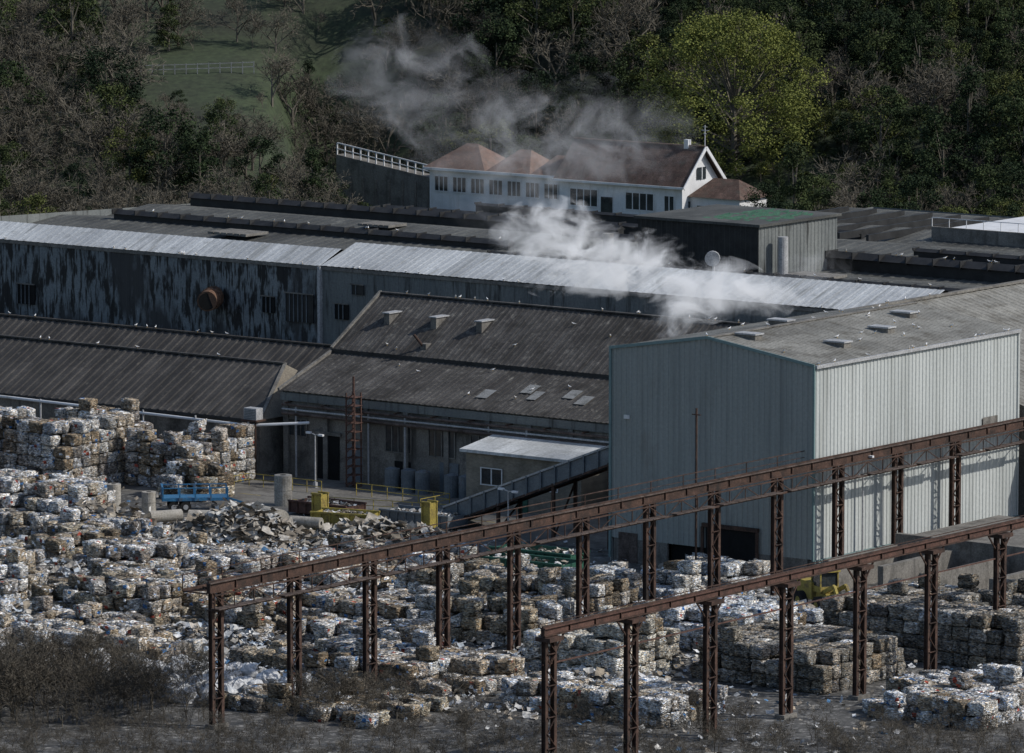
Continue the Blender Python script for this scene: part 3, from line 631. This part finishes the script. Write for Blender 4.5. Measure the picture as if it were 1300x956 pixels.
def stack(name,areas,pal0,sv=.28):
    VV=[];FF=[];CC=[];off=0
    for (u0,u1,v0,v1,h) in areas:
        pal=pal0
        if pal0 is MIX: pal=random.choice([MIX,WH,MIX,WH,CARD])
        fz=U_(.9,1.12)
        du,dv,dz=1.3*fz,1.05*U_(.9,1.15),.98
        nu=max(1,round((u1-u0)/du)); nv=max(1,round((v1-v0)/dv)); L0=max(1,round(h/dz))
        H=np.full((nu+2,nv+2),0)
        ph=R()*6; messy=U_(.1,.36) if pal0 is not GREY else .05
        for i in range(nu):
            for j in range(nv):
                t=L0
                wv=math.sin(i*.5+ph)+math.sin(j*.6+ph*2)
                if wv<-.9 : t-=1
                if wv<-1.6: t-=1
                if R()<messy: t-=1
                if R()<messy*.4: t-=1
                if (i in(0,nu-1) or j in (0,nv-1)) and R()<.25: t-=1
                if R()<.06: t+=1
                H[i+1,j+1]=max(0,t)
        for i in range(nu):
            for j in range(nv):
                t=H[i+1,j+1]; mn=min(H[i,j+1],H[i+2,j+1],H[i+1,j],H[i+1,j+2])
                bc=pal[random.randrange(len(pal))]
                for k in range(t):
                    if k<t-1 and k<mn: continue
                    p=PROT[random.randrange(20)].copy()
                    fl=R()<.5
                    if fl: p[:,0]*=-1
                    y=random.gauss(0,.05)+(random.gauss(0,.45) if k==t-1 and R()<messy else 0); c,s=math.cos(y),math.sin(y)
                    p=p*np.array([du*U_(.85,1.03),dv*U_(.85,1.03),dz*U_(.9,1.02)])
                    q=p.copy(); q[:,0]=c*p[:,0]-s*p[:,1]; q[:,1]=s*p[:,0]+c*p[:,1]
                    q[:,2]+=q[:,0]*random.gauss(0,.03+messy*.35)
                    q+=np.array([u0+(i+.5)*du+random.gauss(0,.06),v0+(j+.5)*dv+random.gauss(0,.06),(k+.5)*dz])
                    VV.append(q); FF.append((PF[:,::-1] if fl else PF)+off); off+=len(q)
                    pp=pal if R()<.8 else MIX
                    cc=np.array(bc if R()<.35 else pp[random.randrange(len(pp))])*U_(1-sv,1+sv)
                    f=np.random.uniform(.6,1.25,(len(PF),1)); 
                    hot=np.random.rand(len(PF))
                    col=cc[None,:]*f
                    if pal0 is MIX or pal0 is BLUEW:
                        col[hot>.985]=np.array([.08,.2,.42]); col[hot<.01]=np.array([.4,.09,.06]); col[(hot>.93)&(hot<.985)]=.8
                    CC.append(np.hstack([np.clip(col,0,.85),np.ones((len(PF),1))]))
    V=np.vstack(VV);F=np.vstack(FF);C=np.vstack(CC)
    me=bpy.data.meshes.new(name); me.vertices.add(len(V)); me.vertices.foreach_set('co',V.ravel())
    me.loops.add(F.size); me.loops.foreach_set('vertex_index',F.ravel().astype(np.int32))
    me.polygons.add(len(F)); me.polygons.foreach_set('loop_start',np.arange(0,F.size,4,dtype=np.int32)); me.polygons.foreach_set('loop_total',np.full(len(F),4,dtype=np.int32))
    at=me.attributes.new('Col','FLOAT_COLOR','FACE'); at.data.foreach_set('color',C.astype(np.float32).ravel())
    me.materials.append(M['bale']); me.update(calc_edges=True); me.validate()
    o=bpy.data.objects.new(name,me); sc.collection.objects.link(o); o.matrix_world=FR
nm='paper_bale_stack'
stack(nm,[(-108,-97,-6,8,5.4),(-97,-86,-6,8,5.4),(-86,-77,1,13,5.4),(-77,-70,8,16.5,4.9),(-70,-65,4,9,3.0),(-84,-76,-12,-3,3.3)],MIX)
stack(nm+'.001',[(-98,-78,-24,-13,4.2),(-72,-62,-20,-11,4.0),(-78,-66,-34,-25,3.0),(-61,-54,-21,-15,2),(-92,-80,-36,-27,2)],MIX)
stack(nm+'.002',[(-56,-48,-33,-25,3),(-47,-40,-33,-25,3),(-54,-42,-46,-37,3),(-41,-27,-46,-37,3),(-66,-56,-48,-36,3),(-39,-27,-36,-30,2),(-76,-58,-62,-51,2)],MIX)
stack(nm+'.003',[(-42,-33,-29,-20,2),(-31,-21,-29,-20,2),(-38,-24,-17,-11,1),(-26,-12,-37,-30,2),(-26,-16,-46,-39,2),(-15,-5,-46,-39,2),(-52,-43,-23,-16,1)],MIX)
stack(nm+'.004',[(-20,-2,-27,-20,3),(-11,0,-37,-30,3),(-14,-2,-54,-48,1)],CARD+MIX[:4])
stack(nm+'.005',[(5,13,-44,-36,4.2)],CREAM)
stack(nm+'.006',[(6,14,-30,-18,3),(2.5,8,-34,-31.5,2)],BLUEW)
stack(nm+'.007',[(16,27,-39,-29,3.2),(17,34,-24,-13,4.2),(20,42,-10,-5,4.2)],GREY)
stack(nm+'.008',[(-8,8,-56,-48,2),(-34,-18,-62,-50,2),(-4,10,-68,-59,1),(12,26,-56,-48,2),(33,44,-44,-32,2)],MIX)
stack(nm+'.009',[(-12,-3,-14,-9,2),(-9,-2,-7.5,-3,2),(3.5,8,-18,-15,2)],BLUEW+MIX[:3])
mb=MB()
for k in range(110):
    u=U_(-30,-2);v=U_(-68,-58);r=U_(.4,.95); n=9
    vs=[]
    for a in range(6):
        for b_ in range(n):
            th=math.pi*(a+.3)/6.; ph=2*math.pi*b_/n; rr=r*U_(.8,1.18)
            vs.append((u+rr*math.sin(th)*math.cos(ph),v+rr*math.sin(th)*math.sin(ph),max(0,.5+rr*math.cos(th)*.9)))
    fs=[(a*n+b_,(a+1)*n+b_,(a+1)*n+(b_+1)%n,a*n+(b_+1)%n) for a in range(5) for b_ in range(n)]+[tuple(range(n))]
    mb.add(vs,fs,'wrap')
mb.obj('plastic_wrapped_waste_heap')
mb=MB(); mb.col=[]
for k in range(4600):
    t=R(); cu=-62+26*t; cvv=-16.5+17*t
    a=random.gauss(0,2.6); u=cu+U_(-2,2)+a*.6; v=cvv-a*.8
    hh=2.1*math.exp(-(a/2.6)**2)*(0.6+.5*math.sin(t*17))*(1.25 if t<.6 else .7)
    crumple(mb,Vector((u,v,max(.08,hh*U_(.3,1)))),U_(.3,1.3),SC[random.randrange(5)])
mb.obj('scrap_board_heap')
LP=[(.78,.78,.77),(.68,.68,.68),(.6,.59,.57),(.74,.73,.7),(.48,.44,.38),(.5,.56,.62),(.36,.31,.25),(.42,.35,.26)]
mb=MB(); mb.col=[]
for (cu,cv_,ru,rv,h_) in [(-48,-19.5,6,2.2,1.4),(-33,-19,5,1.6,1.0),(-30,-32,6,2.4,1.6),(-58,-26,3,4,1.4),(-20,-47.5,8,1.8,1.2),(-38,-48,7,2.2,1.2),(-15,-18.5,5,1.6,1.3),(0,-26,2.2,5,1.4),(3,-40,1.8,6,1.1),(-8,-9,4,3,1.1),(13,-44.5,6,3,1.0),(-62,-32,3,3,1.3),(8,-14,3,3,1.2),(-70,-43,5,4,1.2),(-46,-35,4,2,2.2),(-28,-22,4,3,2.2),(-20,-33,4,2.5,2.4),(-62,-43,4,3,2.6),(-8,-43,4,2,2.2)]:
    for k in range(int(60*ru*rv/3)+150):
        a=U_(0,6.28); r=math.sqrt(R()); z=h_*(1-r*r)*U_(.4,1)+.08
        crumple(mb,Vector((cu+ru*r*math.cos(a),cv_+rv*r*math.sin(a),z)),U_(.15,.8),LP[random.randrange(8)])
mb.obj('loose_paper_heap')
mb=MB(); mb.col=[]
for k in range(16000):
    u=U_(-95,40);v=U_(-66,4)
    if R()<.7: u=U_(-66,16); v=U_(-60,-6)
    z=.05+.25*R() if R()<.8 else U_(.3,.7)
    crumple(mb,Vector((u,v,z)),U_(.12,.65),(SC+LP+LP+[(.1,.25,.45)])[random.randrange(22)])
mb.obj('paper_litter')
# ------------------------------------------------------------------ white house
hs=empty('white_house'); hs.matrix_world=FR@Matrix.Translation((0,0,.1)); hb=2.5; UE=-139.5; VA,VB,VR=179,186.4,182.7
mb=MB(); mb.box(-177,-157,180,186.4,hb,8.9,'white'); mb.box(-157,UE,VA,VB,hb,9.0,'white')
mb.add([(UE,VA,9.0),(UE,VB,9.0),(UE,VR,13.0)],[(0,1,2)],'white'); mb.add([(-157,VA,9.0),(-157,VR,13.0),(-157,VB,9.0)],[(0,1,2)],'white')
mb.box(UE,-132.5,180.5,186,hb,7.6,'white'); mb.obj('walls',hs)
mb=MB()
for v0,v1 in ((VA-.6,VR),(VB+.6,VR)):
    mb.quad((-157.6,v0,8.7),(UE+.7,v0,8.7),(UE+.7,v1,13.15),(-157.6,v1,13.15),'tile')
mb.beam((-157.6,VR,13.2),(UE+.7,VR,13.2),.35,'tile2',.15)
mb.add([(UE,180,7.6),(-132.1,180,7.6),(-132.1,186.5,7.6),(UE,186.5,7.6),(-138,183.2,9.6),(-134.5,183.2,9.6)],[(0,1,5,4),(1,2,5),(2,3,4,5)],'tile')
for (a,b_,zt_) in ((-177.6,-168.4,11.7),(-168.4,-161.8,11.4),(-161.8,-157.6,11.0)):
    m_=(a+b_)/2; mb.add([(a,179.5,8.9),(b_,179.5,8.9),(b_,187,8.9),(a,187,8.9),(m_-.8,183.2,zt_),(m_+.8,183.2,zt_)],[(0,1,5,4),(1,2,5),(2,3,4,5),(3,0,4)],'tile2')
mb.obj('roofs',hs)
mb=MB()
u=-176.2
while u<-159: mb.window(u,180,6.2,2.0,1.7,'white',3); u+=2.7
for u in (-155.5,-147.5,): mb.window(u,179,5.8,4.0,1.9,'white',4)
mb.box(-151,-149.4,178.9,178.98,hb,7.0,'glass'); mb.window(-142,179,5.8,1.4,1.8,'white',2)
for (v,z,w,h) in ((181.8,9.4,1.8,1.4),(180.2,5.4,1.4,1.6),(184.2,5.4,1.2,1.6)):
    mb.box(UE+.02,UE+.1,v,v+w,z,z+h,'glass'); mb.box(UE+.1,UE+.2,v+w/2-.06,v+w/2+.06,z,z+h,'white')
mb.window(-138.5,180.5,5.2,2,1.4,'white',2); mb.window(-135.6,180.5,5.2,2,1.4,'white',2)
mb.obj('windows',hs)
mb=MB()
mb.beam((UE+.75,VA-.7,8.6),(UE+.75,VR,13.1),.12,'white',.4); mb.beam((UE+.75,VB+.7,8.6),(UE+.75,VR,13.1),.12,'white',.4)
mb.box(-177.4,-157,179.3,179.45,8.65,8.95,'white'); mb.box(-157.6,UE+.6,178.2,178.35,8.55,8.8,'white')
mb.box(UE-2.2,UE-1.6,VR-.3,VR+.3,12.7,13.9,'white'); mb.cyl((UE,VR+.8,12),(UE,VR+.8,15.6),.05,'white',6)
mb.beam((UE-.5,VR+.8,15),(UE+.5,VR+.8,15),.05,'white'); mb.beam((UE-.3,VR+.8,15.4),(UE+.3,VR+.8,15.4),.05,'white'); mb.beam((UE-.2,VR+.8,14.6),(UE+.2,VR+.8,14.6),.05,'white')
mb.obj('trim_and_aerial',hs)
tw=empty('terrace_retaining_wall'); mb=MB()
mb.add([(-192,181,2),(-177.7,181,2),(-177.7,181,7.6),(-192,181,9.6),(-192,183,2),(-177.7,183,2),(-177.7,183,7.6),(-192,183,9.6)],[(0,1,2,3),(7,6,5,4),(3,2,6,7),(0,3,7,4)],'concrete')
for i in range(7): mb.box(-190+i*2,-189.7+i*2,180.8,181,3,7.0,'wall')
mb.obj('wall',tw)
mb=MB()
for i in range(13):
    t=i/12; u=-192+14.3*t; z=9.6-2.0*t; mb.beam((u,181.2,z),(u,181.2,z+1.4),.13,'white')
mb.beam((-192,181.2,11.0),(-177.7,181.2,9.0),.13,'white'); mb.beam((-192,181.2,10.3),(-177.7,181.2,8.3),.09,'white'); mb.obj('railing',tw)
mb=MB()
for i in range(11):
    X=-46+i*1.4; Y=738; z=gz(X,Y); mb.beam((X,Y,z-.2),(X,Y,z+1.3),.1,'fencew')
    if i<10:
        for h in (.65,1.2): mb.beam((X,Y,z+h),(X+1.4,Y,gz(X+1.4,Y)+h),.08,'fencew')
mb.obj('hillside_fence',frame=False)
# ------------------------------------------------------------------ vegetation
def bare(seed,h,maxlev=6,key='twig',tr=.2,tw_=.028):
    rs=random.Random(seed); mb=MB()
    def grow(p,d,Ln,r,lev):
        q=p+d*Ln
        if r>.04: mb.cyl(p,q,r,'bark' if lev<2 else key,5 if lev<2 else 3,r*.72,False)
        else:
            a=d.cross(Vector((rs.gauss(0,1),rs.gauss(0,1),rs.gauss(0,1)))).normalized()*max(r,tw_)
            mb.add([p-a,p+a,q+a*.6,q-a*.6],[(0,1,2,3)],key)
        if lev>=maxlev: return
        n=3 if lev else 4
        for k in range(n):
            sp=.5 if lev<2 else .7
            nd=(d+Vector((rs.gauss(0,sp),rs.gauss(0,sp),rs.gauss(0,sp)*.7+.14))).normalized()
            st=q if k<2 else p.lerp(q,rs.uniform(.4,.9))
            grow(st,nd,Ln*rs.uniform(.62,.86),r*.62,lev+1)
    grow(Vector((0,0,-.3)),Vector((0,0,1)),h*.25,tr,0)
    me=bpy.data.meshes.new('bare_tree'); me.from_pydata(mb.v,[],mb.f)
    for k in mb.mats: me.materials.append(M[k])
    me.polygons.foreach_set('material_index',mb.m); me.update(); return me
def leafy(seed,h,w,key,nc=34,nl=120,ls=.42,low=.25,cone=False,cs_=(.1,.19)):
    rs=np.random.RandomState(seed); mb=MB(); rr=random.Random(seed)
    mb.cyl((0,0,-.5),(0,0,h*.75),h*.025,'bark',6,h*.008,False)
    cs=[]
    for k in range(nc):
        t=rr.random(); z=h*(low+(1-low)*t)
        prof=(1-t)*.9+.08 if cone else math.sqrt(max(.02,1-(2*t-.85)**2*.72))
        rad=w/2*prof*math.sqrt(rr.uniform(.25,1)); a=rr.uniform(0,6.28)
        c=np.array([rad*math.cos(a),rad*math.sin(a),z]); cr=w*rr.uniform(*cs_)
        if k%3==0: mb.cyl((0,0,max(.1,z*.55)),tuple(c),h*.008,'bark',3,.03,False)
        d=rs.normal(0,1,(nl,3)); d/=np.linalg.norm(d,axis=1,keepdims=True)
        pts=c+d*cr*rs.uniform(.45,1.1,(nl,1))*np.array([1,1,.7])
        cs.append(pts)
    P=np.vstack(cs); n=len(P)
    a=rs.normal(0,1,(n,3)); a[:,2]*=.45; a/=np.linalg.norm(a,axis=1,keepdims=True)
    b=np.cross(a,rs.normal(0,1,(n,3))); b/=np.linalg.norm(b,axis=1,keepdims=True)
    s=rs.uniform(.5,1,(n,1))*ls
    Q=np.stack([P-a*s*.5,P-b*s*.36,P+a*s*.5,P+b*s*.36],axis=1).reshape(-1,3)
    o=len(mb.v); i=mb.mi(key)
    mb.v.extend(map(tuple,Q)); mb.f.extend([(o+4*k,o+4*k+1,o+4*k+2,o+4*k+3) for k in range(n)]); mb.m.extend([i]*n)
    me=bpy.data.meshes.new('leafy_tree'); me.from_pydata(mb.v,[],mb.f)
    for k in mb.mats: me.materials.append(M[k])
    me.polygons.foreach_set('material_index',mb.m); me.update(); return me
BARE=[bare(s,10) for s in (1,2,3,4,5)]
EV=[leafy(11,9,7,'leafdark',34,160,.36),leafy(12,10,6.5,'leafdark',34,160,.36),leafy(13,12,6,'leafdark',40,140,.36,.1,True),leafy(14,8,8,'leafdark',34,160,.36)]
MD=[leafy(21,9,7,'leafmid',30,130,.34),leafy(22,8,6,'leafmid',26,130,.34)]
BUSH=[leafy(31,3,4,'leafdark',14,90,.35,.05),leafy(32,2.6,4,'leafmid',12,80,.35,.05)]
BB=[bare(41,4.2,5,'twig',.05,.022),bare(42,3.8,5,'twig',.05,.022)]
SB=[bare(51,4.2,5,'scrubtwig',.045,.012),bare(52,3.8,5,'scrubtwig',.045,.012),bare(53,4.6,6,'scrubtwig',.05,.01)]
wood=empty('hillside_woodland',frame=False)
def inst(me,X,Y,s,par,z=None,sz=None,name='tree'):
    o=bpy.data.objects.new(name,me); sc.collection.objects.link(o); o.parent=par
    o.location=(X,Y,gz(X,Y) if z is None else z); o.rotation_euler=(0,0,R()*6.28); o.scale=(s,s,sz or s)
Y=622
while Y<835:
    X=-92
    while X<92:
        x=X+U_(-2,2); y=Y+U_(-2,2); X+=4.7
        u,v=L(x,y); px=x/y*7500+650; z0=gz(x,y)
        if (u<-84 and v<103) or (u>=-90 and v<143): continue
        if -204<u<-127 and 172<v<192: continue
        if 425<px<965 and v<180:
            if R()<.6: inst(BUSH[R()<.3] if R()<.6 else BB[0],x,y,U_(.3,.6),wood,name='shrub')
            continue
        if 440<px<965 and v<193: continue
        mead=(60<px<500 and y>750) or (560<px<800 and y>768)
        if mead and R()<.76: continue
        s=U_(.6,1.25)
        if y<690: s*=.85
        if 165<px<345 and y<745: s=min(s,(75-.0795*y-z0)/10.5)
        if s<.25: continue
        if 815<px<1050 and 690<y<716: s=min(s,.45)
        if px<400:   w=(.88,.08,.04)
        elif px<520: w=(.6,.34,.06)
        elif px<800: w=(.46,.42,.12)
        else:        w=(.28,.46,.26)
        t=R()
        if t<w[0]: inst(random.choice(BARE),x,y,s,wood)
        elif t<w[0]+w[1]: inst(random.choice(EV),x,y,s*U_(.8,1.0),wood)
        else: inst(random.choice(MD),x,y,s*.9,wood)
        if R()<.75: inst(BUSH[R()<.35] if (R()<.2 if px<450 else R()<.55) else random.choice(BB),x+2,y-2,U_(.6,1.3)*min(1,s*1.3),wood,name='shrub')
    Y+=4.7
o=bpy.data.objects.new('maple_tree',leafy(77,20,22,'leafbright',200,230,.36,.1,False,(.045,.12))); sc.collection.objects.link(o); o.location=(26.6,712,6.4)
o=bpy.data.objects.new('spring_leaf_tree',leafy(78,6,7,'leafmid',22,120,.34,.1)); sc.collection.objects.link(o); o.location=(44,650,gz(44,650))
fs=empty('foreground_scrub',frame=False)
Y=374
while Y<400:
    X=-36
    while X<38:
        x=X+U_(-1,1); y=Y+U_(-1,1); X+=1.6
        if y>392 and R()<.5: continue
        inst(random.choice(SB),x,y,U_(.35,.7),fs,0,name='shrub')
    Y+=2.0
fb=empty('bare_shrub_thicket',frame=False)
for k in range(100):
    x=-20-18*R()**.7; y=U_(396,412); inst(random.choice(SB),x,y,U_(.9,1.2)+max(0,(-28-x)*.05),fb,0,name='shrub')
for k in range(30):
    x=U_(-15,-4); y=U_(397,405); inst(random.choice(SB),x,y,U_(.6,.95),fb,0,name='shrub')
# ------------------------------------------------------------------ gulls
mb=MB()
def gull(u,v,z,yaw):
    c,s=math.cos(yaw)*.66,math.sin(yaw)*.66
    def T(x,y,h): return (u+c*x-s*y,v+s*x+c*y,z+h*.66)
    n=6; rings=[(-.3,.02,.16),(-.15,.07,.18),(.02,.1,.19),(.14,.07,.24),(.2,.045,.31),(.26,.05,.36),(.31,.015,.36)]
    vs=[]
    for (x,r,h) in rings:
        for i in range(n):
            a=2*math.pi*i/n; vs.append(T(x,r*math.cos(a),h+r*math.sin(a)))
    mb.add(vs,[(k*n+i,(k+1)*n+i,(k+1)*n+(i+1)%n,k*n+(i+1)%n) for k in range(len(rings)-1) for i in range(n)],'gull')
    for sd in (-1,1):
        mb.add([T(.1,sd*.09,.24),T(-.12,sd*.115,.24),T(-.36,sd*.03,.2),T(-.1,sd*.118,.15)],[(0,1,2,3)],'gullw')
        mb.beam(T(0,sd*.03,0),T(0,sd*.03,.12),.02,'beak')
    mb.cyl(T(.3,0,.36),T(.37,0,.34),.015,'beak',4,.004)
def zmid(v): return 7.5+(v-20.6)*.352 if v<28 else 10.4+(v-27.9)*.606
for i in range(14): gull(U_(-69,-30),35,14.8,R()*6.3)
for i in range(12):
    v=U_(22,34); gull(U_(-69,-30),v,zmid(v)+.04,R()*6.3)
for i in range(24):
    u=U_(-18,-1); v=U_(1,28); gull(u,v,ZR-abs(u-UR)*.146+.05,R()*6.3)
for i in range(14): gull(.2,U_(0,29),ZE+.08,R()*6.3)
for i in range(20): gull(U_(-140,-22),45.9,15.1,R()*6.3)
for i in range(10): gull(U_(-125,-76),26.5,8.98,R()*6.3)
for i in range(9): gull(U_(-125,-80),39.5,8.88,R()*6.3)
for i in range(10): gull(U_(-136,-89),78,ZB+1.66,R()*6.3)
for i in range(12): gull(U_(-82,-24),72,ZB+1.32,R()*6.3)
for i in range(10): gull(U_(-57,-20),87,ZB+1.92,R()*6.3)
for i in range(10): gull(-21,U_(32,95),16.56,R()*6.3)
mb.obj('gull_flock')
# ------------------------------------------------------------------ steam
def steammat(name,dens,lo,scale,em,con,step):
    m=bpy.data.materials.new(name); m.use_nodes=True; nt=m.node_tree; nt.nodes.clear()
    try: m.cycles.volume_step_rate=step
    except: pass
    out=nt.nodes.new('ShaderNodeOutputMaterial'); pv=nt.nodes.new('ShaderNodeVolumePrincipled')
    pv.inputs['Color'].default_value=(.98,.98,1,1); pv.inputs['Anisotropy'].default_value=0
    tc=nt.nodes.new('ShaderNodeTexCoord'); geo=nt.nodes.new('ShaderNodeNewGeometry')
    ln=nt.nodes.new('ShaderNodeVectorMath'); ln.operation='LENGTH'; nt.links.new(tc.outputs['Object'],ln.inputs[0])
    nz=noise(nt,geo.outputs['Position'],scale,3,(1,1,1.25),.68,1.3)
    def mth(op,a,b_=None,c_=None):
        n_=nt.nodes.new('ShaderNodeMath'); n_.operation=op
        for i,s in enumerate((a,b_,c_)):
            if s is None: continue
            if isinstance(s,(int,float)): n_.inputs[i].default_value=s
            else: nt.links.new(s,n_.inputs[i])
        return n_.outputs[0]
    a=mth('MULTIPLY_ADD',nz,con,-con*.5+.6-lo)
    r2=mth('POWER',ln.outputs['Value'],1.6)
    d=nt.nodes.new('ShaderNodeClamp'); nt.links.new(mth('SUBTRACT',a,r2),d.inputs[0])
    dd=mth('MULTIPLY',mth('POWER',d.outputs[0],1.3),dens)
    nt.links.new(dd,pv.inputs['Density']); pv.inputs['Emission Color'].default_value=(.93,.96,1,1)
    nt.links.new(mth('MULTIPLY',dd,em),pv.inputs['Emission Strength'])  # glow added in step with density, standing in for light scattered inside the steam
    nt.links.new(pv.outputs[0],out.inputs['Volume'])
    return m
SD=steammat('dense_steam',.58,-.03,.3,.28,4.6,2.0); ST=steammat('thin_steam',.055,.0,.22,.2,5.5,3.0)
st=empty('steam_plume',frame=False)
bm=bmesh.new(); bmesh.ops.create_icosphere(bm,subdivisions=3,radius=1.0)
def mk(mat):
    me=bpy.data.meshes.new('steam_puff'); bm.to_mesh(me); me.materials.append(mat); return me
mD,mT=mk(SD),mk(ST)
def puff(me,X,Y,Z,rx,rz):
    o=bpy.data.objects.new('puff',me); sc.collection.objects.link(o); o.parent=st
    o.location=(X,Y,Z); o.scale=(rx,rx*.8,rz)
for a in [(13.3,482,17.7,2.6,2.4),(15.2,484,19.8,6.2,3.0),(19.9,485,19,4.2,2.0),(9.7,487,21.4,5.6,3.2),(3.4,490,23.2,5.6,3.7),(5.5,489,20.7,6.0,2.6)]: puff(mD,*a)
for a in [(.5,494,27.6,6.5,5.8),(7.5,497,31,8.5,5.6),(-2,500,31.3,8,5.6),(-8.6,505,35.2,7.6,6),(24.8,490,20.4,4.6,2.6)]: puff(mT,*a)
# ------------------------------------------------------------------ light, sky, camera
el=math.radians(40); sd=Vector((.975,-.2,0)).normalized()
sun_dir=Vector((sd.x*math.cos(el),sd.y*math.cos(el),math.sin(el)))
ld_=bpy.data.lights.new('sun','SUN'); ld_.energy=3.2; ld_.angle=math.radians(.6); ld_.color=(1,.965,.91)
so=bpy.data.objects.new('sun',ld_); sc.collection.objects.link(so); so.rotation_euler=sun_dir.to_track_quat('Z','Y').to_euler(); so.location=(0,0,300)
w=bpy.data.worlds.new('World'); sc.world=w; w.use_nodes=True; nt=w.node_tree
sk=nt.nodes.new('ShaderNodeTexSky'); sk.sky_type='NISHITA'; sk.sun_disc=False; sk.sun_elevation=el; sk.sun_rotation=math.atan2(sd.x,sd.y)
nt.links.new(sk.outputs[0],nt.nodes['Background'].inputs[0]); nt.nodes['Background'].inputs[1].default_value=.12
cam=bpy.data.cameras.new('camera'); co_=bpy.data.objects.new('camera',cam); sc.collection.objects.link(co_); sc.camera=co_
cam.sensor_width=36; cam.lens=7570/1300*36; cam.clip_end=6000; cam.clip_start=1
co_.location=(0,0,75); co_.rotation_euler=(math.radians(90)-math.atan(968/7500),0,0)
